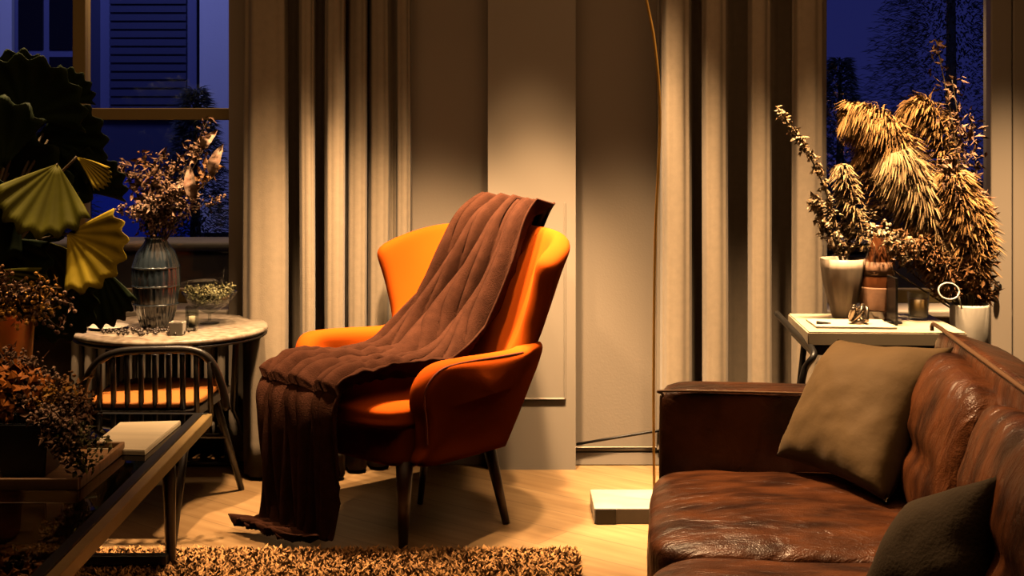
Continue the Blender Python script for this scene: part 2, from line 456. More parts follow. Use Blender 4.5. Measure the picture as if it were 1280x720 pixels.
# ------------------------------------------------------------------ spindle chair tucked under it
sc_ = thing('spindle_chair', (-1.19, 4.3, 0), 'low black spindle-back chair with ochre seat tucked under the round table', 'chair')
back_pts = [P(104, 508, 4.08), P(106, 480, 4.07), P(122, 453, 4.06), P(150, 440, 4.05), P(200, 437, 4.04), P(240, 438, 4.05), P(262, 450, 4.06), P(276, 478, 4.07), P(284, 512, 4.08)]
ob('back_hoop', tube(catmull(back_pts, 40), .013, 10), 'blackwood', sc_)
for i in range(9):
    px = 124+i*17.3
    top = 447 if 0 < i < 8 else 455
    ob('spindle', tube([P(px, top-4, 4.055), P(px+1, 520, 4.10)], [.009, .0095]), 'blackwood', sc_)
sb = bmesh.new()
SL, SR = P(104, 512, 4.09), P(250, 512, 4.09)
seat_z = .398
add_rings(sb, [[(x, y, z) for x, y in ((-1.37, 4.10), (-1.33, 4.075), (-1.04, 4.075), (-1.01, 4.10), (-.99, 4.5), (-1.05, 4.53), (-1.36, 4.53), (-1.42, 4.5))] for z in (seat_z-.025, seat_z)])
ob('seat', sb, 'blackwood', sc_, smooth=False)
ob('seat_pad', sbox((0, 0, 0), (1, 0, 0), (0, 1, 0), (0, 0, 1), -1.37, -1.005, 4.085, 4.50, seat_z, seat_z+.032, 10, 5, .008), 'ochre', sc_)
ob('leg', tube([(-1.035, 4.42, .40), P(302, 612, 4.61)], [.014, .011]), 'blackwood', sc_)
ob('leg', tube([(-1.36, 4.42, .40), (-1.45, 4.61, 0)], [.014, .011]), 'blackwood', sc_)
ob('leg', tube([(-1.04, 4.13, .40), (-1.052, 3.97, 0)], [.014, .011]), 'blackwood', sc_)
ob('leg', tube([(-1.34, 4.13, .40), (-1.37, 3.97, 0)], [.014, .011]), 'blackwood', sc_)
ob('stretcher', tube([(-1.40, 4.5, .22), (-1.005, 4.5, .22)], .009), 'blackwood', sc_)

# ------------------------------------------------------------------ armchair
TH_ = math.radians(42)
S_ = Vector((math.cos(TH_), -math.sin(TH_), 0)); B_ = Vector((math.sin(TH_), math.cos(TH_), 0)); O_ = Vector((-.555, 4.075, 0))
def A(u, v, z): return O_+S_*u+B_*v+Vector((0, 0, z))
ac = thing('armchair', O_+B_*.3, 'bright orange wingback armchair with dark tapered legs', 'armchair')
def v0(z): return .50+(z-.42)*.52
def fd(z):
    ks = [(.25, .06), (.42, .10), (.60, .085), (.75, .165), (.86, .245), (1.0, .20)]
    for (a, b), (c, d) in zip(ks[:-1], ks[1:]):
        if z <= c: return b+(d-b)*max(0, (z-a))/(c-a)
    return .17
def hw(z): return .27+.145*min(1, max(0, (z-.40)/.48))
def zt(a): return .955-.035*abs(a)**2-.055*abs(a)**6
bb = bmesh.new(); NA, NT = 16, 12
for side in (0,):
    rows = []
    for j in range(NT+1):
        t = j/NT; row = []
        for i in range(NA+1):
            a = -1+2*i/NA
            z = .26+(zt(a)-.26)*t
            aa = math.sin(a*PI/2)*.55+a*.45
            row.append(bb.verts.new(A(hw(z)*aa, v0(z)-fd(z)*abs(a)**3.2+.035, z)))
        rows.append(row)
    for j in range(NT):
        for i in range(NA):
            bb.faces.new((rows[j][i], rows[j][i+1], rows[j+1][i+1], rows[j+1][i]))
bo = ob('backrest', bb, 'orange', ac)
so = bo.modifiers.new('thick', 'SOLIDIFY'); so.thickness = .075; so.offset = 0; subsurf(bo, 2)
# piping along the top and wing edges
def backpt(a, z, off):
    aa = math.sin(a*PI/2)*.55+a*.45
    return A(hw(z)*aa, v0(z)-fd(z)*abs(a)**3.2+.035+off, z)
pp = [backpt(-1, .45+.4*i/8, .03) for i in range(9)]+[backpt(-1+2*i/24, zt(-1+2*i/24)-.022, .034) for i in range(25)][1:-1]+[backpt(1, .85-.4*i/8, .03) for i in range(9)]
# arms
def armu(sgn): return .280 if sgn > 0 else .265
def armv(sgn): return 0 if sgn > 0 else .085
def arm(sgn):
    sil = [(.46, .25), (.10, .25), (.075, .32), (.055, .40), (.030, .46), (.025, .515), (.050, .560), (.10, .583), (.20, .586), (.34, .580), (.48, .574), (.60, .580), (.54, .42)]
    if sgn < 0: sil = [(max(v, 0)+armv(sgn)*(1-v/.64), z+.012*(z > .5)) for v, z in sil]
    cv, cz = .32, .42
    b = bmesh.new()
    rings = []
    for uu, sh in ((-.043, .12), (-.043, .07), (-.0425, .045), (-.042, .034), (-.038, .018), (-.026, .005), (0, 0), (.026, .005), (.038, .018), (.042, .034), (.0425, .045), (.043, .07), (.043, .12)):
        r = []
        for v, z in sil:
            dv, dz = cv-v, cz-z
            L = math.hypot(dv, dz)
            v2 = v+dv/L*sh; z2 = z+dz/L*sh
            fl = (z-.25)*.27*(1-.55*max(0, min(1, (v-.1)/.5)))
            r.append(A(sgn*(armu(sgn)+uu+fl-.02*max(0, .2-v)/.2), v2, z2))
        rings.append(r)
    def dens(r): return catmull(r+[r[0]], 79)[:-1]
    rings = [dens(r) for r in rings]
    add_rings(b, rings)
    return ob('armrest', b, 'orange', ac)
arm(1); arm(-1)
pts = [A(.280+.034+(z-.25)*.27*(1-.55*max(0, min(1, (v-.1)/.5)))-.02*max(0, .2-v)/.2, v, z) for v, z in ((.082, .33), (.062, .40), (.040, .46), (.034, .513), (.058, .553), (.10, .573), (.20, .577), (.34, .571), (.48, .566))]
ob('arm_piping', tube(catmull(pts, 40), .0035, 6), 'piping', ac)
# apron and seat cushion
sf_ = sbox((O_.x, O_.y, 0), S_, B_, (0, 0, 1), -.30, .30, .0, .53, .245, .40, 14, 9)
for v in sf_.verts:
    l = v.co-O_; v.co -= S_*l.dot(S_)*(.40-v.co.z)/.15*.13; v.co += B_*(.40-v.co.z)*.12
ob('seat_frame', sf_, 'orange', ac)
cu = sbox((O_.x, O_.y, 0), S_, B_, (0, 0, 1), -.305, .30, -.045, .50, .375, .452, 18, 6, .018, .002)
for v in cu.verts:   # bowed front edge, narrower behind the arms
    l = v.co-O_; u_ = l.dot(S_); v_ = l.dot(B_)
    if v_ > .08 and abs(u_) > .28: v.co -= S_*(abs(u_)-.28)*(1 if u_ > 0 else -1)
    if v_ < .1: v.co -= B_*(.02*(1-(u_/.3)**2))
ob('seat_cushion', cu, 'orange', ac)
def cleg(top, foot, r0=.023, r1=.012):
    ob('leg', tube([top, (Vector(top)*.5+Vector(foot)*.5), foot], [r0, (r0+r1)/2, r1], 12), 'walnut', ac)
cleg(A(.235, .07, .27), P(504, 685, 3.96), .028, .014)
cleg(A(.20, .48, .27), P(633, 655, 4.205))
cleg(A(-.06, .46, .27), P(525, 630, 4.433), .016, .010)
cleg(A(-.24, .07, .27), P(396, 650, 4.25))

# ------------------------------------------------------------------ throw blanket
st = [  # (left u,v,z), (right u,v,z)
    ((-.08, .89, .84), (.05, .87, .86)),
    ((-.10, .88, .94), (.10, .86, .94)),
    ((-.10, .83, 1.000), (.18, .80, .985)),
    ((-.12, .735, .955), (.215, .72, .94)),
    ((-.13, .66, .85), (.225, .655, .83)),
    ((-.15, .59, .73), (.215, .58, .70)),
    ((-.175, .50, .63), (.205, .50, .59)),
    ((-.175, .40, .555), (.225, .40, .52)),
    ((-.165, .30, .505), (.245, .27, .488)),
    ((-.185, .20, .492), (.240, .15, .486)),
    ((-.225, .08, .490), (.205, .05, .486)),
    ((-.235, -.03, .488), (.185, -.05, .482)),
    ((-.225, -.092, .455), (.165, -.102, .452)),
    ((-.210, -.108, .38), (.158, -.112, .38)),
    ((-.205, -.110, .24), (.152, -.108, .24)),
    ((-.200, -.107, .10), (.145, -.100, .10)),
    ((-.200, -.117, .03), (.138, -.107, .03)),
    ((-.215, -.15, .018), (.115, -.14, .018)),
    ((-.26, -.18, .016), (.06, -.165, .016)),
    ((-.30, -.20, .014), (-.04, -.19, .014)),
]
NL, NW = 260, 110
Lc = catmull([A(*a) for a, _ in st], NL); Rc = catmull([A(*c) for _, c in st], NL)
bl = bmesh.new(); G = []
for i in range(NL):
    t = i/(NL-1)
    row = []
    Lp, Rp = Lc[i], Rc[i]
    along = (Lc[min(i+1, NL-1)]+Rc[min(i+1, NL-1)]-Lc[max(i-1, 0)]-Rc[max(i-1, 0)]).normalized()
    across = (Rp-Lp).normalized()
    nrm = across.cross(along).normalized()
    if nrm.dot(Vector((-.4, -.6, .7))) < 0: nrm = -nrm
    if t < .12: nrm = (B_*.8+Vector((0, 0, .6))).normalized()
    for j in range(NW+1):
        w = j/NW
        p = Lp.lerp(Rp, w)
        # folds: ridges that run along the throw and drift sideways
        ph = w*4.0+.7*math.sin(t*4)+.8*noise.noise(Vector((t*3, w*1.6, 2)))
        rdg = 1-abs(math.sin(ph*PI))**.6
        ph2 = w*9+1.6*math.sin(t*5+1)+1.0*noise.noise(Vector((t*5, w*3, 7)))
        rdg2 = 1-abs(math.sin(ph2*PI))**.7
        hang = 1 if t < .62 else .6
        amp = (.062*(1-rdg)+.016*(1-rdg2))*hang
        if t > .85: amp *= .8
        seatn = max(0, math.sin((t-.42)/.2*PI)) if .42 < t < .62 else 0
        amp += seatn*.012*noise.noise(Vector((t*60, w*9, 4)))
        q = p+nrm*(amp+.002)
        if q.z < .006: q.z = .006+.002*(j % 2)
        row.append(bl.verts.new(q))
    G.append(row)
for i in range(NL-1):
    for j in range(NW):
        bl.faces.new((G[i][j], G[i][j+1], G[i+1][j+1], G[i+1][j]))
bk = ob('throw_blanket', bl, 'blanket')
s = bk.modifiers.new('thick', 'SOLIDIFY'); s.thickness = .006; s.offset = 1
tag(bk, 'dark brown throw draped over the orange armchair down to the floor', 'blanket')

# ------------------------------------------------------------------ shag rug
rg = bmesh.new()
add_box(rg, (-.82, 3.0, .008), (2.02, 1.72, .016), 0, .004)
rugb = ob('rug_tmp', rg, 'rug')
tufts = bmesh.new()
def tuft(x, y, big):
    h = (.016+.010*random.random())*big; w = .0045*big
    a = random.random()*PI; dx, dy = math.cos(a)*w, math.sin(a)*w
    lx, ly = random.gauss(0, .006), random.gauss(0, .006)
    z0 = .012
    v = [tufts.verts.new(c) for c in ((x-dx, y-dy, z0), (x+dx, y+dy, z0), (x+dx*1.1+lx, y+dy*1.1+ly, z0+h*.7), (x-dx*1.1+lx, y-dy*1.1+ly, z0+h*.7), (x+lx*1.9, y+ly*1.9, z0+h))]
    tufts.faces.new((v[0], v[1], v[2], v[3])); tufts.faces.new((v[3], v[2], v[4]))
y = 3.87
while y > 2.14:
    x = -1.84
    stp = .0065 if y > 3.55 else .014
    while x < .195:
        tuft(x+random.uniform(-.3, .3)*stp, y+random.uniform(-.3, .3)*stp, 1 if y > 3.55 else 1.5)
        x += stp
    y -= stp
me = bpy.data.meshes.new('pile'); tufts.to_mesh(me); tufts.free()
rugb.name = 'shag_rug'; rugb.data.name = 'shag_rug'
tag(rugb, 'tan shag rug on the wooden floor in front of the armchair', 'rug')
pl = ob('pile', me, 'rug', rugb, smooth=False); pl['kind'] = 'stuff'

# ------------------------------------------------------------------ glass coffee table
ct = thing('coffee_table', (-1.5, 3.1, 0), 'large smoked glass coffee table with bronze-edged black frame and dark legs', 'table')
CR, CN = Vector((-.904, 3.805, 0)), Vector((-.862, 2.30, 0))
CL = Vector((-2.10, 3.83, 0)); CM = Vector((-2.08, 2.33, 0))
def beam(a, c, z0, z1, w, m, name, sidem=None):
    d = (c-a).normalized(); s = Vector((-d.y, d.x, 0))*w/2
    b = bmesh.new()
    add_rings(b, [[a+s+Vector((0, 0, z0)), a-s+Vector((0, 0, z0)), a-s+Vector((0, 0, z1)), a+s+Vector((0, 0, z1))],
                  [c+s+Vector((0, 0, z0)), c-s+Vector((0, 0, z0)), c-s+Vector((0, 0, z1)), c+s+Vector((0, 0, z1))]])
    bmesh.ops.bevel(b, geom=b.edges[:], offset=.0015, segments=2, affect='EDGES')
    return ob(name, b, m, ct, smooth=False)
off = Vector((.0, 0, 0))
beam(CN, CR, .418, .450, .026, 'bronze', 'frame_rail')
beam(CL, CR+Vector((0, 0, 0)), .418, .450, .026, 'black', 'frame_rail')
beam(CL, CM, .418, .450, .026, 'black', 'frame_rail')
beam(CM, CN, .418, .450, .026, 'black', 'frame_rail')
beam(CN+Vector((-.026, 0, 0)), CR+Vector((-.026, -.01, 0)), .434, .4535, .026, 'black', 'inner_rail')
gb = bmesh.new()
add_rings(gb, [[p+Vector((0, 0, z)) for p in (CR+Vector((-.035, -.01, 0)), CL+Vector((.02, -.01, 0)), CM+Vector((.02, .02, 0)), CN+Vector((-.035, .02, 0)))] for z in (.442, .450)])
ob('glass_top', gb, 'smoked', ct, smooth=False)
def tleg(x, y, dx):
    ob('leg', tube([(x+dx, y, .42), (x+dx*.4, y, .25), (x, y, .012)], [.022, .019, .014], 10), 'blackwood', ct)
tleg(-.998, 3.745, -.012); tleg(-1.98, 3.745, .02); tleg(-1.95, 2.42, .02); tleg(-.96, 2.42, -.02)
ob('stretcher', boxr(-1.98, -1.0, 3.70, 3.735, .035, .060, .003), 'blackwood', ct)
ob('stretcher', boxr(-1.95, -.96, 2.40, 2.435, .035, .060, .003), 'blackwood', ct)

# things on the coffee table, z .45
GZ = .4505
def onp(px, py, z): # point on a horizontal surface at height z
    D = (CAMH-z)*FPX/(py-HY); return Vector(((px-640)/FPX*D, D, z))
mb = bmesh.new()
q = [onp(108, 567, GZ+.001), onp(181, 569, GZ+.001), onp(226, 531, GZ+.001), onp(150, 533, GZ+.001)]
add_rings(mb, [q, [p+Vector((0, 0, .010)) for p in q]])
mg = thing('magazine', (q[0]+q[2])/2, 'closed cream magazine lying on the glass table by its far right corner', 'magazine')
ob('cover', mb, 'paper', mg, smooth=False)
mb = bmesh.new(); c_ = (q[0]+q[1]+q[2]+q[3])/4
add_rings(mb, [[c_+(p-c_)*.985+Vector((0, 0, .0101)) for p in q], [c_+(p-c_)*.985+Vector((0, 0, .0125)) for p in q]])
ob('front_page', mb, 'pale', mg, smooth=False)
# wooden tray
tr = thing('wooden_tray', (-1.36, 3.13, GZ), 'long brown wooden tray on the glass table under the square black planter', 'tray')
M['traywood'] = mat('tray_wood', (.26, .13, .045), .55, var=.35, vscale=9, stretch=(1, 8, 1))
ob('tray_base', boxr(-1.72, -1.01, 2.99, 3.33, GZ, GZ+.012, .003), 'traywood', tr)
for y in (2.985, 3.335): ob('tray_side', boxr(-1.72, -1.01, y-.006, y+.006, GZ, GZ+.028, .003), 'traywood', tr)
for x in (-1.716, -1.014): ob('tray_end', boxr(x-.006, x+.006, 2.99, 3.33, GZ, GZ+.028, .003), 'traywood', tr)
# planter box
pz = GZ+.0125
pt = thing('flower_pot', (-1.165, 3.10, pz), 'square black planter filled with dried berries on the glass table', 'planter')
pb = bmesh.new()
def sq(cx, cy, h, z): return [(cx-h, cy-h, z), (cx+h, cy-h, z), (cx+h, cy+h, z), (cx-h, cy+h, z)]
add_rings(pb, [sq(-1.165, 3.10, .052, pz), sq(-1.165, 3.10, .066, pz+.13), sq(-1.165, 3.10, .058, pz+.13), sq(-1.165, 3.10, .055, pz+.10)])
bmesh.ops.bevel(pb, geom=pb.edges[:], offset=.003, segments=2, affect='EDGES')
ob('pot_body', pb, 'planter', pt, smooth=False)

def sprig(name, pts, r, m, lm, parent, nl, L, W, spread, zb=0, blobs=0, br=.006, t0=.3, blobm=None, droop=0):
    """one stem with small leaves and pods; the stem and its foliage are two meshes"""
    path = catmull(pts, 24)
    stem_o = ob(name, tube(path[::2]+[path[-1]], [r, r*.5], 6), m, parent)
    b = bmesh.new()
    for i in range(nl):
        t = t0+(1-t0)*random.random()
        k = min(int(t*23), 22)
        p = path[k].lerp(path[k+1], random.random())+rdir()*spread*random.random()
        d = rdir(zb); d.z -= droop
        add_leaf(b, p, d, rdir(), L*random.uniform(.6, 1.3), W*random.uniform(.6, 1.3), random.uniform(-.2, .5))
    for i in range(blobs):
        t = t0+(1-t0)*random.random(); k = min(int(t*23), 22)
        add_blob(b, path[k].lerp(path[k+1], random.random())+rdir()*spread*random.uniform(.4, 1), br*random.uniform(.6, 1.3))
    f = ob('sprig_flowers' if blobs else 'sprig_leaves', b, lm, stem_o, smooth=False)
    return stem_o

fl = thing('dried_bouquet', (-1.165, 3.10, pz+.11), 'mixed dried berries and leaves spilling from the square black planter', 'dried flowers')
pc = Vector((-1.165, 3.10, pz+.11))
for (px, py, D, lm, n, bl_) in ((30, 500, 3.1, 'brownf', 60, 40), (60, 470, 3.2, 'pinkf', 50, 60), (80, 500, 3.1, 'gold', 60, 60), (112, 520, 3.05, 'brownf', 80, 50), (122, 560, 3.0, 'moss', 120, 30), (100, 545, 3.0, 'pinkf', 90, 50), (92, 575, 3.0, 'brownf', 120, 40),
                              (110, 590, 3.0, 'leafM', 90, 10), (40, 450, 3.25, 'brownf', 60, 50), (10, 440, 3.25, 'brownf', 60, 50), (70, 530, 3.02, 'pinkf', 70, 50), (85, 560, 3.0, 'brownf', 130, 40), (55, 515, 3.1, 'gold', 50, 40), (118, 505, 3.1, 'rust', 50, 30), (98, 480, 3.15, 'rust', 40, 50)):
    e = P(px, py, D); mid = pc.lerp(e, .5)+Vector((0, 0, .03))
    sprig('sprig', [pc+Vector((random.uniform(-.03, .03), random.uniform(-.03, .03), -.02)), mid, e], .003, 'stem', lm, fl, n, .022, .012, .038, blobs=bl_, br=.0045, t0=.35)
hy = thing('hydrangea', P(20, 530, 3.2), 'orange hydrangea head in the tray left of the square black planter', 'flower')
b = bmesh.new()
hc = P(14, 500, 3.15)
for i in range(420):
    d = rdir(); p = hc+Vector((d.x*.085, d.y*.07, d.z*.068))
    add_leaf(b, p, (d+rdir()*.9), d, .032, .026, .1)
ob('flower_head', b, 'hydr', hy, smooth=False)
ob('stem', tube([hc, hc+Vector((.01, 0, -.12)), (hc.x+.01, hc.y, pz+.003)], .005), 'stem', hy)
gt = thing('glass_tumbler', P(5, 600, 3.1), 'small orange glass beside the square black planter at the left edge', 'glass')
g_c = (-1.30, 3.12, pz)
M['orangeglass'] = mat('orange_glass', (.55, .20, .03), .15, spec=.8, coat=.5)
ob('glass_body', lathe(g_c, [(.001, 0), (.030, 0), (.034, .02), (.038, .085), (.036, .086), (.031, .02), (.001, .012)], 28), 'orangeglass', gt)

# ------------------------------------------------------------------ tall copper planter and fan palm
cpx, cpy = -1.73, 4.06
cp = thing('plant_pot', (cpx, cpy, 0), 'tall copper-coloured planter at the left edge holding the big-leaved plant', 'planter')
ob('pot_body', lathe((cpx, cpy, 0), [(.001, 0), (.15, 0), (.16, .02), (.205, .70), (.208, .735), (.20, .745), (.190, .735), (.185, .68), (.001, .68)], 48), 'copper', cp)
ob('soil', lathe((cpx, cpy, .681), [(.001, 0), (.183, 0), (.17, .012), (.001, .02)], 24), 'stem', cp)
fp = thing('leafy_plant', (cpx, cpy, .69), 'large dark leafy plant with fan-shaped leaves in the tall copper planter', 'plant')
def fan_leaf(base, ang, R_, sweep, m, tiltx=0, tiltz=0, ple=.022, lobes=7, ragged=.10, droop=.15):
    b = bmesh.new()
    n = lobes*6; nr = 7
    rot = Matrix.Rotation(tiltz, 3, 'Z') @ Matrix.Rotation(tiltx, 3, 'X')
    rows = []
    for j in range(nr+1):
        r = j/nr
        row = []
        for i in range(n+1):
            f = i/n
            a = ang+(f-.5)*sweep
            edge = 1-.16*abs(2*f-1)**2-ragged*abs(math.sin(f*lobes*PI))**.0*(.5-.5*math.cos(2*PI*f*lobes))*r
            rr = R_*r*edge+.004
            pl_ = ple*R_*r*(abs(((f*lobes*2) % 2)-1)-.5)
            v = Vector((math.cos(a)*rr, pl_-droop*R_*r*r, math.sin(a)*rr-droop*R_*r*r*.5))
            row.append(b.verts.new(Vector(base)+rot @ v))
        rows.append(row)
    for j in range(nr):
        for i in range(n):
            b.faces.new((rows[j][i], rows[j][i+1], rows[j+1][i+1], rows[j+1][i]))
    lf = ob('leaf', b, m, fp)
    s = lf.modifiers.new('t', 'SOLIDIFY'); s.thickness = .0015
    root = Vector((cpx+random.uniform(-.05, .05), cpy+random.uniform(-.05, .05), .70))
    mid = root.lerp(Vector(base), .5)+Vector((0, 0, .08))
    ob('leaf_stalk', tube(catmull([root, mid, base], 12), [.007, .004], 6), 'stem', fp)
R = math.radians
leaves = [  # px,py,D, angle, radius px, sweep, material, tilts
    (72, 205, 4.02, R(-108), 92, R(105), 'leafM', R(-15), R(10)),
    (84, 292, 3.95, R(-28), 80, R(120), 'leafY', R(-10), R(5)),
    (96, 196, 4.05, R(-35), 52, R(46), 'leafY', R(0), R(0)),
    (50, 300, 4.05, R(-75), 80, R(120), 'leafM', R(20), R(0)),
    (30, 150, 4.2, R(60), 95, R(130), 'leafG', R(10), R(0)),
    (60, 175, 4.25, R(15), 80, R(120), 'leafG', R(10), R(0)),
    (5, 210, 4.1, R(120), 100, R(140), 'leafG', R(-10), R(0)),
    (20, 240, 4.0, R(-150), 90, R(140), 'leafG', R(0), R(0)),
    (0, 160, 4.3, R(80), 90, R(140), 'leafG', R(0), R(0)),
    (-10, 300, 4.0, R(-60), 90, R(130), 'leafG', R(5), R(0)),
    (100, 240, 4.3, R(50), 70, R(110), 'leafG', R(15), R(0)),
    (120, 330, 4.2, R(-80), 75, R(90), 'leafG', R(10), R(0)),
    (40, 120, 4.25, R(140), 70, R(130), 'leafG', R(5), R(0)),
    (-15, 340, 3.95, R(-20), 85, R(60), 'leafM', R(0), R(0)),
    (60, 350, 4.15, R(-60), 75, R(120), 'leafG', R(10), R(0)),
    (-10, 230, 4.25, R(0), 110, R(150), 'leafG', R(10), R(0)),
    (30, 190, 4.3, R(-20), 100, R(140), 'leafG', R(10), R(0)),
    (75, 130, 4.35, R(60), 55, R(110), 'leafG', R(10), R(0)),
]
for (px, py, D, an, rp, sw, m_, tx, tz) in leaves:
    fan_leaf(P(px, py, D), an, rp/FPX*D, sw, m_, tx, tz)
# golden berries around the foot of the plant
gbq = thing('dried_bouquet', (cpx+.12, cpy-.12, .73), 'golden dried berry sprays over the rim of the tall copper planter', 'dried flowers')
gc = Vector((cpx+.10, cpy-.08, .70))
for (px, py, lm) in ((10, 390, 'gold'), (30, 400, 'gold'), (55, 395, 'gold'), (72, 360, 'gold'), (45, 370, 'brownf'), (65, 385, 'gold'), (20, 365, 'brownf'), (90, 380, 'brownf'), (5, 345, 'rust'), (75, 410, 'brownf')):
    e = P(px, py, 3.88)
    sprig('sprig', [gc, gc.lerp(e, .5)+Vector((0, 0, .05)), e], .003, 'stem', lm, gbq, 26, .026, .012, .045, blobs=34, br=.0065, t0=.45)

# ------------------------------------------------------------------ things on the round table
vz = TH+.001
vc = Vector(((195-640)/FPX*4.52, 4.52, vz))
vs = thing('glass_vase', vc, 'dark ribbed glass vase on the round side table', 'vase')
prof = [(.001, 0), (.048, 0), (.055, .012), (.068, .06), (.078, .12), (.083, .17), (.080, .22), (.066, .265), (.044, .295), (.036, .31), (.040, .318), (.036, .318), (.031, .305), (.05, .27), (.001, .02)]
ob('vase_body', lathe(vc, prof, 96, .022, 24), 'vaseglass', vs)
for zz in (.085, .15, .215):
    ob('vase_band', lathe((vc.x, vc.y, vz+zz), [(.072 if zz < .1 else .080, -.004), (.0815 if zz < .1 else .0855, 0), (.072 if zz < .1 else .080, .004)], 60), 'vaseglass', vs)
vb = thing('dried_bouquet', vc+Vector((0, 0, .30)), 'brown and blush dried flowers standing in the dark ribbed glass vase', 'dried flowers')
mouth = vc+Vector((0, 0, .31))
for (px, py, D, lm, n, bl_, L) in ((150, 205, 4.5, 'brownf', 90, 20, .03), (168, 215, 4.5, 'brownf', 90, 30, .03), (186, 250, 4.45, 'pinkf', 110, 40, .026), (170, 262, 4.45, 'pinkf', 90, 40, .026), (200, 190, 4.55, 'brownf', 100, 20, .032), (222, 200, 4.5, 'brownf', 100, 30, .03),
                                   (232, 225, 4.5, 'pinkf', 90, 50, .026), (245, 245, 4.45, 'pinkf', 80, 20, .03), (255, 175, 4.55, 'brownf', 60, 10, .035), (268, 210, 4.5, 'rust', 50, 5, .04), (148, 262, 4.5, 'pinkf', 40, 30, .02), (215, 235, 4.45, 'brownf', 120, 30, .028), (192, 215, 4.5, 'brownf', 110, 10, .03), (275, 248, 4.5, 'brownf', 40, 30, .022), (178, 190, 4.55, 'rust', 60, 10, .03), (260, 150, 4.6, 'brownf', 40, 10, .03)):
    e = P(px, py, D)
    sprig('sprig', [mouth-Vector((0, 0, .06)), mouth.lerp(e, .45)+Vector((0, 0, .02)), e], .0025, 'stem', lm, vb, n, L, L*.5, .03, blobs=bl_, br=.0045, t0=.3)
# tan leaf shapes standing in for a lamp reflection in the pane
for (px, py, dx, dz, L, W) in ((266, 222, .15, 1, .12, .040), (246, 250, -.35, 1, .13, .042), (254, 188, .35, .8, .08, .034)):
    bb2 = bmesh.new(); p0 = P(px, py, 4.45); d_ = Vector((dx, -.1, dz)).normalized(); s_ = Vector((d_.z, 0, -d_.x)); g_ = []
    for i in range(11):
        t = i/10; w_ = W*math.sin(PI*t**.8)**.8*.5+.0008
        g_.append([bb2.verts.new(p0+d_*L*t+s_*w_*q+Vector((.02*t*t, -.02*math.sin(t*4)-.012*abs(q)+.004*math.sin(t*25+q), 0))) for q in (-1, -.5, 0, .5, 1)])
    for i in range(10):
        for j in range(4): bb2.faces.new((g_[i][j], g_[i][j+1], g_[i+1][j+1], g_[i+1][j]))
    ob('reflection_leaf', bb2, 'pinkf', vb)
    ob('reflection_leaf_stem', tube(catmull([mouth-Vector((0, 0, .06)), mouth.lerp(p0, .5)+Vector((.01, 0, .02)), p0], 12), [.0025, .0015], 6), 'stem', vb)
# glass bowl with moss
bc = Vector(((262-640)/FPX*4.62, 4.62, vz))
gbw = thing('glass_bowl', bc, 'footed clear glass bowl right of the dark vase on the round table', 'bowl')
ob('bowl_body', lathe(bc, [(.001, 0), (.035, 0), (.035, .004), (.006, .01), (.006, .035), (.03, .045), (.075, .075), (.100, .115), (.097, .115), (.072, .079), (.001, .048)], 48), 'clear', gbw)
ms = thing('dried_moss', bc+Vector((0, 0, .06)), 'sage green dried moss and small blossoms heaped in the glass bowl', 'moss')
b = bmesh.new()
for i in range(620):
    a = random.random()*2*PI; r = math.sqrt(random.random())*.088
    p = bc+Vector((math.cos(a)*r, math.sin(a)*r, .072+.04*(r/.09)**2+random.random()*.03))
    add_leaf(b, p, rdir(.3), rdir(), .018, .009)
mo = ob('moss', b, 'moss', ms, smooth=False); mo['kind'] = 'stuff'
# tea-light cubes
for (px, D, s_, m_, lb) in ((222, 4.36, .024, 'lightceramic', 'small pale tealight block at the foot of the dark vase'), (240, 4.45, .020, 'clear', 'small clear glass candle holder right of the dark vase')):
    c_ = Vector(((px-640)/FPX*D, D, vz))
    t_ = thing('candle_holder', c_, lb, 'candle holder')
    h_ = .045 if m_ == 'lightceramic' else .085
    b = bmesh.new(); add_rings(b, [[(c_.x+sx*s_*k_, c_.y+sy*s_*k_, c_.z+z_) for sx, sy in ((-1, -1), (1, -1), (1, 1), (-1, 1))] for z_, k_ in ((0, .9), (h_, 1), (h_, .82), (.01, .75))])
    bmesh.ops.bevel(b, geom=b.edges[:], offset=.002, segments=2, affect='EDGES')
    ob('holder', b, m_, t_, smooth=False)
    ob('candle', lathe((c_.x, c_.y, c_.z+.012), [(.001, 0), (s_*.55, 0), (s_*.55, h_*.45), (.001, h_*.45)], 20), 'paper', t_)
# bead garland
b = bmesh.new()
for i in range(90):
    a = random.random()*2*PI; r = random.uniform(.02, .16)
    x = vc.x+.01+math.cos(a)*r*1.1; y = vc.y-.12+math.sin(a)*r*.5
    if math.hypot(x-vc.x, y-vc.y) < .06: continue
    add_blob(b, Vector((x, y, vz+.007)), random.uniform(.005, .008))
bd = ob('bead_garland', b, 'bead'); bd['kind'] = 'stuff'
tag(bd, 'string of dark beads lying round the foot of the ribbed vase', 'garland')
pc2 = Vector(((135-640)/FPX*4.5, 4.5, vz))
pl2 = tag(ob('plate', lathe(pc2, [(.001, 0), (.035, 0), (.07, .008), (.07, .011), (.035, .004), (.001, .004)], 36), 'lightceramic'), 'small pale dish on the left side of the round table', 'dish')

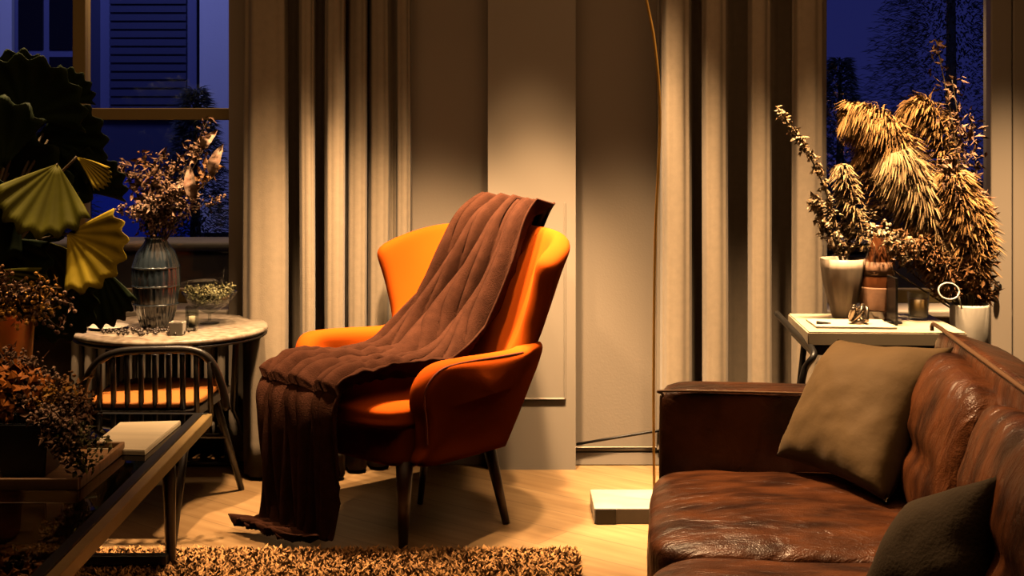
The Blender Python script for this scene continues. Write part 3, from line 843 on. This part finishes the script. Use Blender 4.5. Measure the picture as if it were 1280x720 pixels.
# ------------------------------------------------------------------ sofa
QS = Vector((.397, 3.445, 0)); SA = Vector((-.125, -.992, 0)).normalized(); SCX = Vector((.992, -.125, 0)).normalized()
sofa = thing('sofa', QS+SCX*.45+SA*.9, 'dark brown leather sofa with low square arm on the right', 'sofa')
Z_ = Vector((0, 0, 1))
def L3(c, a, z): return QS+SCX*c+SA*a+Z_*z
ob('armrest', sbox(QS, SCX, SA, Z_, .0, .86, 0, .13, .10, .622, 18, 14, 0, .0015), 'leather', sofa)
ob('armrest', sbox(QS, SCX, SA, Z_, .0, .86, 1.66, 1.79, .10, .60, 18, 14, 0, .0015), 'leather', sofa)
ob('sofa_base', sbox(QS, SCX, SA, Z_, .01, .86, .10, 1.70, .10, .27, 12, 16), 'leather', sofa)
for i, (a0, a1) in enumerate(((.135, .80), (.805, 1.655))):
    ob('seat_cushion', sbox(QS, SCX, SA, Z_, -.02, .70, a0, a1, .265, .430, 34, 6.5, .022, .006, seed=i*7+2), 'leather', sofa)
bp_ = sbox(QS, (SCX+Z_*0).normalized(), SA, Z_, .70, .86, .0, 1.79, .10, .795, 20, 10)
for v in bp_.verts:
    l = v.co-QS; c_, z_ = l.dot(SCX), v.co.z
    v.co += SCX*(z_-.775)*.06
    if z_ > .5: v.co.z -= max(0, (c_-.72))*.30*(z_-.5)/.27
ob('backrest', bp_, 'leather', sofa)
pip = catmull([L3(.708, a, .788-(.02 if a < .02 else 0)) for a in (0.01, .05, .4, .8, 1.2, 1.6, 1.78)], 40)
M['leatheredge'] = mat('leather_piping', (.30, .16, .08), .4)
ob('back_piping', tube(pip, .0055, 8), 'leatheredge', sofa)
ob('arm_piping', tube(catmull([L3(.004, .128, .14), L3(.004, .128, .55), L3(.010, .128, .603), L3(.03, .128, .616), L3(.4, .128, .618), L3(.7, .128, .617)], 60), .0035, 6), 'leatheredge', sofa)
for i, (a0, a1) in enumerate(((.14, .765), (.775, 1.65))):
    ax = (SCX*.974-Z_*.225); az = (Z_*.974+SCX*.225)
    o3 = L3(.53, 0, .425)
    b = sbox(o3, ax, SA, az, .03, .165, a0, a1, .015, .365, 26, 4.5, 0, .009, seed=i*11+3)
    for v in b.verts:   # plump front
        l = v.co-o3; aa = (l.dot(SA)-a0)/(a1-a0); hh = l.dot(az)/.365
        if 0 < aa < 1 and 0 < hh < 1 and l.dot(ax) < .07:
            v.co -= ax*.035*math.sin(PI*aa)**.6*math.sin(PI*hh)**.6
            v.co += ax*.018*max(0, 1-abs(hh-.42)*9)*math.sin(PI*aa)
    ob('back_cushion', b, 'leather', sofa)
for c_, a_ in ((.06, .06), (.80, .06), (.06, 1.7), (.80, 1.7)):
    ob('leg', tube([L3(c_, a_, .11), L3(c_, a_, 0)], [.02, .014], 10), 'blackwood', sofa)

ob1 = pillow4(P(970, 570, 3.20), P(1108, 628, 2.86), P(1192, 434, 3.02), P(1047, 424, 3.24), .17, 34, .07, .006, 3)
p1 = ob('cushion', ob1, 'olive'); tag(p1, 'olive brown velvet cushion leaning in the far corner of the leather sofa', 'cushion')
cn = [P(970, 570, 3.20), P(1108, 628, 2.86), P(1192, 434, 3.02), P(1047, 424, 3.24)]
ob2 = pillow4(P(1072, 750, 2.32), P(1228, 790, 2.12), P(1252, 592, 2.22), P(1136, 628, 2.34), .13, 26, .05, .005, 9)
p2 = ob('cushion', ob2, 'darkolive'); tag(p2, 'dark olive linen cushion against the sofa back at the bottom right', 'cushion')

# ------------------------------------------------------------------ console behind the sofa
CZ = .652
con = thing('console_table', (1.2, 4.27, 0), 'pale topped side table with black legs behind the sofa under the right window', 'table')
cq = [P(1010, 415, 4.07), P(1200, 415, 4.05), P(1168, 392, 4.49), P(985, 392, 4.49)]
cq = [Vector((p.x, p.y, 0)) for p in cq]; cq[1].x = 1.44; cq[2].x = 1.46
b = bmesh.new(); add_rings(b, [[p+Z_*z for p in cq] for z in (CZ-.045, CZ)]); bmesh.ops.bevel(b, geom=b.edges[:], offset=.004, segments=2, affect='EDGES')
ob('tabletop', b, 'pale', con, smooth=False)
cc = (cq[0]+cq[2])/2
b = bmesh.new(); add_rings(b, [[cc+(p-cc)*.96+Z_*z for p in cq] for z in (CZ-.075, CZ-.0455)])
ob('under_frame', b, 'black', con, smooth=False)
ob('leg', tube(catmull([P(971, 392, 4.52), P(992, 414, 4.3), P(1017, 440, 4.02), P(1006, 462, 4.0), P(1001, 500, 4.0), Vector((.915, 4.03, .2)), Vector((.93, 4.05, 0))], 40), .011, 8), 'black', con)
ob('leg', tube([(1.02, 4.45, CZ-.06), (.97, 4.50, 0)], .011), 'black', con)
ob('leg', tube([(1.40, 4.45, CZ-.06), (1.43, 4.50, 0)], .011), 'black', con)
ob('leg', tube([(1.40, 4.10, CZ-.06), (1.43, 4.06, 0)], .011), 'black', con)
z0 = CZ+.001
c_ = Vector(((1053-640)/FPX*4.38, 4.38, z0))
vv = thing('ceramic_vase', c_, 'cream tapered ceramic vase on the pale side table', 'vase')
ob('vase_body', lathe(c_, [(.001, 0), (.030, 0), (.036, .006), (.050, .06), (.066, .12), (.073, .17), (.0755, .203), (.072, .203), (.066, .15), (.03, .02), (.001, .015)], 64, .012, 16), 'cream', vv)
c_ = Vector(((1097-640)/FPX*4.36, 4.36, z0))
bt = thing('glass_bottle', c_, 'amber brown bottle with a faded label on the pale side table', 'bottle')
ob('bottle_body', lathe(c_, [(.001, 0), (.052, 0), (.057, .006), (.058, .12), (.054, .155), (.042, .20), (.026, .245), (.017, .28), (.015, .305), (.018, .308), (.018, .318), (.001, .318)], 48), 'amber', bt)
ob('bottle_label', lathe(c_, [(.0583, .03), (.0588, .035), (.0588, .105), (.0583, .11)], 48), 'label', bt)
ob('bottle_shoulder_label', lathe(c_, [(.0550, .150), (.0560, .150), (.0445, .195), (.0435, .195)], 48), 'label', bt)
c_ = Vector(((1148-640)/FPX*4.34, 4.34, z0))
M['drink'] = mat('amber_drink', (.60, .34, .13), .3)
tmb = thing('glass_tumbler', c_, 'small glass tumbler of amber drink near the right end of the pale side table', 'glass')
ob('glass_body', lathe(c_, [(.001, 0), (.031, 0), (.033, .004), (.036, .092), (.034, .092), (.031, .01), (.001, .008)], 36), 'clear', tmb)
ob('drink', lathe((c_.x, c_.y, c_.z+.009), [(.001, 0), (.029, 0), (.031, .060), (.001, .060)], 30), 'drink', tmb)
# papers, remote, ornament
b = bmesh.new(); add_rings(b, [[Vector((x, y, z)) for x, y in ((.985, 4.14), (1.24, 4.12), (1.24, 4.30), (.99, 4.31))] for z in (z0, z0+.006)])
tag(ob('notebook', b, 'paper', smooth=False), 'flat cream notebook on the left part of the pale side table', 'notebook')
pn = tag(ob('pen', tube([P(1021, 403, 4.19)+Z_*.0, P(1038, 405, 4.20)], .005, 8), 'black'), 'short black pen lying on the cream notebook', 'pen')
for v in pn.data.vertices: v.co.z = v.co.z-pn.data.vertices[0].co.z+z0+.012
c_ = Vector(((1073-640)/FPX*4.20, 4.20, z0+.0065))
orn = thing('twisted_ornament', c_, 'small knotted dark metal ornament in front of the cream vase', 'ornament')
M['pewter'] = mat('pewter', (.25, .2, .15), .25, metal=.9)
b = bmesh.new()
kp = [Vector((c_.x+.030*math.sin(t)+.008*math.sin(3*t), c_.y+.02*math.cos(2*t), c_.z+.032+.020*math.sin(3*t+.5))) for t in [i/60*2*PI for i in range(61)]]
add_tube(b, kp, .0065, 8); kp2 = [Vector((c_.x+.024*math.cos(t), c_.y+.016*math.sin(3*t), c_.z+.034+.026*math.sin(2*t))) for t in [i/60*2*PI for i in range(61)]]
add_tube(b, kp2, .006, 8)
ob('knot', b, 'pewter', orn)
ob('ornament_base', lathe(c_, [(.001, 0), (.022, 0), (.022, .006), (.008, .010), (.001, .010)], 24), 'pewter', orn)
frm = thing('photo_frame', P(1121, 405, 4.2), 'thin black frame standing edge-on right of the amber bottle', 'frame')
fx = (1121-640)/FPX*4.2
ob('frame_edge', boxr(fx-.004, fx+.004, 4.20, 4.30, z0, z0+.155, .001), 'black', frm, smooth=False)
ob('frame_foot', boxr(fx-.03, fx+.03, 4.235, 4.265, z0, z0+.006, .001), 'black', frm, smooth=False)

# stool and white pot
ss = thing('plant_stool', (1.545, 4.33, 0), 'small wooden stool between side table and right wall carrying the white pot', 'stool')
ob('seat', lathe((1.565, 4.33, .50), [(.001, -.025), (.10, -.025), (.105, -.02), (.105, -.004), (.10, 0), (.001, 0)], 40), 'walnut', ss)
for a in range(3):
    an = a*2*PI/3+.4
    ob('leg', tube([(1.565+.06*math.cos(an), 4.33+.06*math.sin(an), .48), (1.565+.10*math.cos(an), 4.33+.10*math.sin(an), 0)], [.013, .009]), 'walnut', ss)
wc = Vector((1.548, 4.33, .501))
wp = thing('flower_pot', wc, 'white cylindrical pot holding the pampas grass by the right window', 'pot')
ob('pot_body', lathe(wc, [(.001, 0), (.055, 0), (.060, .008), (.064, .10), (.0645, .198), (.062, .206), (.056, .200), (.055, .02), (.001, .015)], 48), 'white', wp)
# small ring-handled white mug by the pot
c_ = Vector(((1183-640)/FPX*4.30, 4.30, z0))
mgk = thing('wire_ring', P(1186, 366, 4.36), 'small pale ring of wire hanging in the dried grasses above the white pot', 'ring')
b = bmesh.new(); rc = P(1186, 364, 4.24)
add_tube(b, [rc+Vector((.034*math.cos(t), .01*math.sin(t), .026*math.sin(t))) for t in [i/40*2*PI for i in range(41)]], .0028, 8)
ob('ring', b, 'white', mgk)
ob('hook', tube([rc+Vector((.03, 0, -.01)), rc+Vector((.05, .02, -.06))], .003, 6), 'white', mgk)

# ------------------------------------------------------------------ pampas plumes and dried branches on the right
def plume(pts, width, m, n, label, strand=.075, droop=1.0, root=None):
    t_ = thing('pampas_plume', Vector(root if root else pts[0]), label, 'pampas grass', 'pampas plumes by the right window')
    full = ([Vector(root)] if root else [])+[Vector(p) for p in pts]
    sp = catmull(full, 24)
    ob('stalk', tube(sp, [.0035, .0018], 6), 'stem', t_)
    path = catmull(pts, 40)
    b = bmesh.new()
    for i in range(n):
        t = random.random()**.85; k = min(int(t*39), 38)
        p = path[k]
        tan = (path[k+1]-path[k]).normalized()
        wd = width*(math.sin(PI*min(1, (.10+t*.90)))**.55)
        r = rdir(); r = (r-tan*r.dot(tan)).normalized()
        d = (r*.75+tan*.8+Vector((0, 0, -.75*droop))).normalized()
        Ls = strand*random.uniform(.5, 1.15)
        p0 = p+r*wd*.25*random.random()
        p1 = p0+(r*.6+tan*.5).normalized()*wd*.7
        p2 = p1+d*Ls*.5
        p3 = p2+(d+Vector((0, 0, -.8*droop))).normalized()*Ls*.5
        w = .0022*random.uniform(.7, 1.6); s = d.cross(rdir()).normalized()*w
        va = [b.verts.new(x) for x in (p0-s*.5, p0+s*.5, p1+s, p1-s, p2+s*1.1, p2-s*1.1, p3)]
        b.faces.new((va[0], va[1], va[2], va[3])); b.faces.new((va[3], va[2], va[4], va[5])); b.faces.new((va[5], va[4], va[6]))
    pm = ob('plume_hairs', b, m, t_, smooth=False); pm['kind'] = 'stuff'
potm = wc+Vector((0, 0, .15))
plume([P(1160, 265, 4.45), P(1125, 200, 4.45), P(1095, 160, 4.45), P(1066, 138, 4.45)], .062, 'pampas', 3600, 'long tan pampas plume reaching furthest up to the left', .085, 1.2, potm)
plume([P(1185, 235, 4.5), P(1172, 170, 4.5), P(1150, 138, 4.5), P(1132, 150, 4.5)], .050, 'pampas', 1700, 'short curled tan pampas plume at the top centre of the dried grasses', .07, 1, potm)
plume([P(1175, 320, 4.40), P(1150, 260, 4.40), P(1128, 215, 4.40), P(1115, 190, 4.40)], .06, 'pampas2', 2600, 'pale pampas plume drooping below the long tan one', .09, 1.3, potm)
plume([P(1120, 320, 4.45), P(1100, 250, 4.45), P(1085, 205, 4.45), P(1078, 195, 4.45)], .035, 'pampas', 900, 'small rounded tan plume left of the pale drooping one', .05, 1, potm)
plume([P(1080, 310, 4.38), P(1066, 260, 4.38), P(1056, 225, 4.38), P(1052, 205, 4.38)], .022, 'pampas2', 600, 'narrow cream plume nearest the curtain', .05, 1.2, potm)
plume([P(1205, 350, 4.38), P(1208, 300, 4.38), P(1196, 260, 4.38), P(1190, 215, 4.38)], .055, 'pampas', 2200, 'broad tan plume rising straight above the white pot', .08, 1, potm)
plume([P(1222, 350, 4.35), P(1228, 310, 4.35), P(1222, 280, 4.35), P(1218, 250, 4.35)], .035, 'pampas', 900, 'rightmost tan plume beside the pale window casing', .06, 1, potm)
plume([P(1190, 375, 4.34), P(1180, 345, 4.34), P(1165, 320, 4.34), P(1150, 300, 4.34)], .04, 'rust', 1200, 'rust brown plume leaning low over the white pot', .05, .8, potm)
# leafy dried mass in the white pot
db = thing('dried_bouquet', potm, 'mass of rust and gold dried foliage rising from the white pot', 'dried flowers')
for (px, py, lm, n, bl_) in ((1095, 285, 'seed', 130, 40), (1125, 300, 'rust', 160, 30), (1150, 290, 'gold', 120, 40), (1170, 310, 'rust', 170, 20), (1185, 270, 'seed', 120, 20), (1205, 330, 'rust', 190, 20), (1222, 300, 'rust', 160, 10), (1228, 360, 'rust', 170, 10), (1200, 240, 'brownf', 120, 10),
                            (1225, 240, 'brownf', 120, 0), (1160, 270, 'brownf', 120, 30), (1180, 200, 'brownf', 90, 10), (1190, 100, 'brownf', 90, 0), (1170, 50, 'brownf', 80, 0), (1215, 150, 'brownf', 100, 0), (1218, 370, 'pampas', 160, 0), (1200, 365, 'rust', 140, 20), (1140, 330, 'seed', 60, 30), (1110, 315, 'gold', 70, 30), (1212, 290, 'pampas', 120, 0)):
    e = P(px, py, random.uniform(4.3, 4.5))
    sprig('sprig', [potm, potm.lerp(e, .5)+Vector((.02, 0, .05)), e], .003, 'stem', lm, db, n, .036, .014, .05, blobs=bl_, br=.006, t0=.35, droop=.3)
# arching seed pod branch in the cream vase
vt = Vector(((1053-640)/FPX*4.38, 4.38, z0+.16))
br_ = thing('dried_branch', vt, 'arching branch of dried seed pods in the cream tapered vase', 'dried branch')
def podbranch(pts, n, sp, L, lm='seed'):
    path = catmull(pts, 40)
    so_ = ob('twig', tube(path[::2]+[path[-1]], [.0045, .002], 6), 'stem', br_)
    b = bmesh.new()
    for i in range(n):
        t = .22+.78*random.random(); k = min(int(t*39), 38)
        p = path[k]+rdir()*sp*random.random()*(1.2-.5*t)
        r = L*random.uniform(.5, 1)
        for q_ in range(3): add_leaf(b, p, rdir(), rdir(), r*2, r*1.3, .4)
        add_blob(b, p, r*.45)
    ob('seed_pods', b, lm, so_, smooth=False)
podbranch([vt, P(1046, 300, 4.38), P(1040, 262, 4.36), P(1022, 215, 4.35), P(1000, 175, 4.34), P(972, 135, 4.33)], 130, .026, .0115)
podbranch([vt, P(1060, 310, 4.40), P(1062, 285, 4.40), P(1080, 270, 4.42), P(1105, 262, 4.42)], 110, .045, .012)
podbranch([vt, P(1045, 305, 4.36), P(1030, 280, 4.36), P(1018, 250, 4.35)], 110, .036, .013)
podbranch([vt, P(1050, 300, 4.40), P(1060, 265, 4.40), P(1075, 240, 4.4)], 40, .035, .009, 'rust')

# ------------------------------------------------------------------ arc lamp
lamp = thing('floor_lamp', (.45, 4.3, 0), 'brass arc floor lamp with a pale block base beside the armchair', 'lamp')
HL = Vector((-.42, 4.20, 2.05))
b = boxr(.270, .62, 4.205, 4.43, 0, .052, .004)
ob('lamp_base', b, 'marble', lamp, smooth=False)
ob('base_slot', boxr(.276, .342, 4.197, 4.2049, .002, .050, .001), 'black', lamp, smooth=False)
pole = catmull([(.478, 4.30, .05), P(817, 480, 4.30), P(819, 300, 4.30), P(825, 150, 4.30), P(819, 60, 4.30), P(808, 0, 4.30), (.40, 4.30, 1.98), (.26, 4.29, 2.30), (.02, 4.26, 2.50), (-.28, 4.22, 2.50), (HL.x, HL.y, 2.34), (HL.x, HL.y, 2.20)], 120)
ob('lamp_arm', tube(pole, .0048, 10), 'brass', lamp)
ob('lamp_shade', lathe((HL.x, HL.y, HL.z), [(.020, .22), (.05, .21), (.10, .15), (.13, .05), (.135, -.04), (.132, -.04), (.126, .05), (.096, .145), (.02, .205)], 48), 'shade', lamp)
bb3 = bmesh.new(); bmesh.ops.create_uvsphere(bb3, u_segments=20, v_segments=12, radius=.028, matrix=Matrix.Translation((HL.x, HL.y, HL.z+.12)))
ob('bulb', bb3, 'bulb', lamp)
cdl = tag(ob('power_cable', tube([(.248, WY-.03, P(0, 553, WY).z), P(770, 547, WY-.03), P(813, 540, WY-.035), P(840, 536, WY-.04)], .0055, 8), 'black'), 'black cable running along the wall above the skirting right of the pilaster', 'cable')

# ------------------------------------------------------------------ outside
struct(ob('ground', boxr(-30, 30, 5.4, 40, -.25, -.2), 'grass', smooth=False))
hs = thing('neighbouring_house', (-3, 9.3, -.2), 'pale blue house across the garden seen through the left window', 'house')
def hp(px, py, D=9.0): return P(px, py, D)
def hrect(name, x0, y0, x1, y1, d0, d1, m, parent=hs):
    a = hp(x0, y1, 9.0); c = hp(x1, y0, 9.0)
    return ob(name, boxr(a.x, c.x, d0, d1, a.z, c.z), m, parent, smooth=False)
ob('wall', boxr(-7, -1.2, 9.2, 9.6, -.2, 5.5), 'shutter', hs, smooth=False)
hrect('corner_board', 246, -300, 286, 292, 9.08, 9.2, 'facade')
hrect('corner_board', -30, -300, 9, 250, 9.08, 9.2, 'facade')
wf = hrect('window_casing', 10, -80, 98, 118, 9.12, 9.2, 'hframe')
for (x0, y0, x1, y1) in ((16, -70, 47, 60), (55, -70, 90, 60), (16, 70, 47, 110), (55, 70, 90, 110)):
    hrect('pane', x0, y0, x1, y1, 9.10, 9.13, 'hglass', wf)
sf = hrect('shutter', 118, -100, 240, 145, 9.13, 9.2, 'hframe')
b = bmesh.new()
for i in range(22):
    y_ = -90+i*10.6
    a = hp(131, y_+8, 9); c = hp(228, y_, 9)
    add_box(b, ((a.x+c.x)/2, 9.11, (a.z+c.z)/2), (c.x-a.x, .02, c.z-a.z))
ob('louvres', b, 'shutter', sf, smooth=False)
M['bluepanel'] = mat('bright_blue_panel', (.05, .11, .62), .6)
hrect('blue_panel', 112, 222, 240, 330, 9.05, 9.2, 'bluepanel')  # flat bright blue panel added low on the house wall
# garden wall and raised bed
gw = thing('garden_wall', (-.5, 5.8, -.2), 'low stone garden wall outside the windows', 'wall')
ob('stone_courses', boxr(-4.2, 3.2, 5.72, 5.95, -.2, .76, .02), 'stone', gw)
ob('coping', boxr(-4.25, 3.25, 5.68, 6.0, .76, .80, .012), 'stone', gw)
def conifer(name, base, H, Rr, n, label, loose=1.0):
    t_ = thing(name, base, label, 'tree')
    ob('trunk', tube([base, Vector(base)+Vector((0, 0, H*.95))], [.06, .01], 8), 'bark', t_)
    b = bmesh.new()
    for i in range(n):
        t = random.random()**.8
        r = Rr*(1-t)**.8*(.35+.65*random.random())+.02
        a = random.random()*2*PI
        p = Vector(base)+Vector((math.cos(a)*r, math.sin(a)*r, H*t))
        d = Vector((math.cos(a), math.sin(a), random.uniform(-.3, .6)))
        add_leaf(b, p, d, Vector((0, 0, 1)), random.uniform(.04, .09)*loose, random.uniform(.008, .016)*loose, .2)
    f = ob('foliage', b, 'conifer', t_, smooth=False)
conifer('conifer', (2.05, 8.0, -.2), 1.95, .35, 7000, 'small pointed conifer outside the right window beside the curtain')
conifer('conifer', (2.95, 8.6, -.2), 4.2, .85, 22000, 'tall dark conifer filling the right side of the right window')
conifer('shrub', (-1.88, 7.6, -.2), 1.75, .38, 7000, 'dark shrub outside the left window in front of the neighbouring house')
conifer('shrub', (-2.75, 7.6, -.2), 1.6, .55, 6000, 'dark shrub outside the left window behind the leafy plant')

# ------------------------------------------------------------------ light
W = bpy.data.worlds.new('dusk'); SC.world = W; W.use_nodes = True
wn = W.node_tree; bg = wn.nodes['Background']
bg.inputs['Color'].default_value = (.075, .085, .52, 1); bg.inputs['Strength'].default_value = .15

def light(name, kind, loc, energy, col, rot=(0, 0, 0), **kw):
    l = bpy.data.lights.new(name, kind); l.energy = energy; l.color = col
    for k_, v_ in kw.items(): setattr(l, k_, v_)
    o = bpy.data.objects.new(name, l); COL.objects.link(o); o.location = loc; o.rotation_euler = rot
    return o
WARM = (1, .62, .31)
def aim(x, y, z): return Vector((x, y, z)).to_track_quat('-Z', 'Y').to_euler()
light('arc_lamp_light', 'SPOT', (HL.x, HL.y, HL.z-.02), 190, WARM, spot_size=math.radians(84), spot_blend=.8, shadow_soft_size=.05)
for lx, ly, tx, e_ in ((-1.85, 4.20, 0, 150), (-1.45, 4.22, 0, 150), (-.80, 4.22, -.05, 290), (-.30, 4.40, -.03, 130), (.07, 4.41, 0, 200), (.38, 4.39, .03, 230), (.72, 4.22, .06, 290), (1.06, 4.22, .04, 290), (1.32, 3.90, .07, 300), (1.90, 4.42, 0, 560)):
    light('added_ceiling_spot', 'SPOT', (lx, ly, 2.70), e_*1.1, WARM, rot=aim(tx, .02 if ly > 4 else .12, -1), spot_size=math.radians(42), spot_blend=.8, shadow_soft_size=.03)  # unseen spots added in a row to light curtains, wall and tables
light('added_ceiling_spot', 'SPOT', (-1.55, 3.20, 2.70), 90, WARM, spot_size=math.radians(34), spot_blend=.6, shadow_soft_size=.035)  # another added spot, brightens the flowers on the coffee table
light('added_wall_wash', 'SPOT', (.10, 4.50, 2.02), 200, WARM, rot=aim(0, .04, -1), spot_size=math.radians(53), spot_blend=1, shadow_soft_size=.04)  # unseen spots with no fixture, added to brighten the wall behind the armchair
light('added_wall_wash', 'SPOT', (.45, 4.52, 2.02), 95, WARM, rot=aim(0, .04, -1), spot_size=math.radians(50), spot_blend=1, shadow_soft_size=.04)
light('added_wall_wash', 'SPOT', (-.26, 4.56, 2.02), 75, WARM, rot=aim(0, .04, -1), spot_size=math.radians(50), spot_blend=1, shadow_soft_size=.04)
light('added_sofa_spot', 'SPOT', (-.05, 3.55, 2.6), 240, WARM, rot=aim(.85, -.75, -2.15), spot_size=math.radians(38), spot_blend=.7, shadow_soft_size=.14)  # added spot that brightens only the sofa and its cushions
light('overhead_fill_light', 'AREA', (-.1, 2.9, 2.72), 14, (1, .52, .22), shape='RECTANGLE', size=3.4, size_y=1.6)  # unseen soft fill overhead, stands in for bounced light
light('garden_wall_fill', 'SPOT', (-1.5, 5.5, 2.6), 45, WARM, spot_size=math.radians(80), spot_blend=.5, shadow_soft_size=.05)  # added outside to warm the garden wall where indoor light falls short
light('garden_wall_fill', 'SPOT', (1.6, 5.5, 2.6), 45, WARM, spot_size=math.radians(60), spot_blend=.5, shadow_soft_size=.05)
light('outdoor_blue_fill', 'AREA', (-2.6, 6.9, 3.6), 22, (.35, .38, 1), rot=(math.radians(62), 0, math.radians(5)), size=.6)  # added blue area lights that brighten the house and trees
light('outdoor_blue_fill', 'AREA', (2.2, 5.9, 3.8), 14, (.35, .42, 1), rot=(math.radians(50), 0, math.radians(10)), size=.6)

SC.view_settings.view_transform = 'Standard'; SC.view_settings.look = 'None'
SC.view_settings.gamma = 1; SC.view_settings.exposure = .15; SC.view_settings.use_curve_mapping = False
SC.cycles.diffuse_bounces = 0
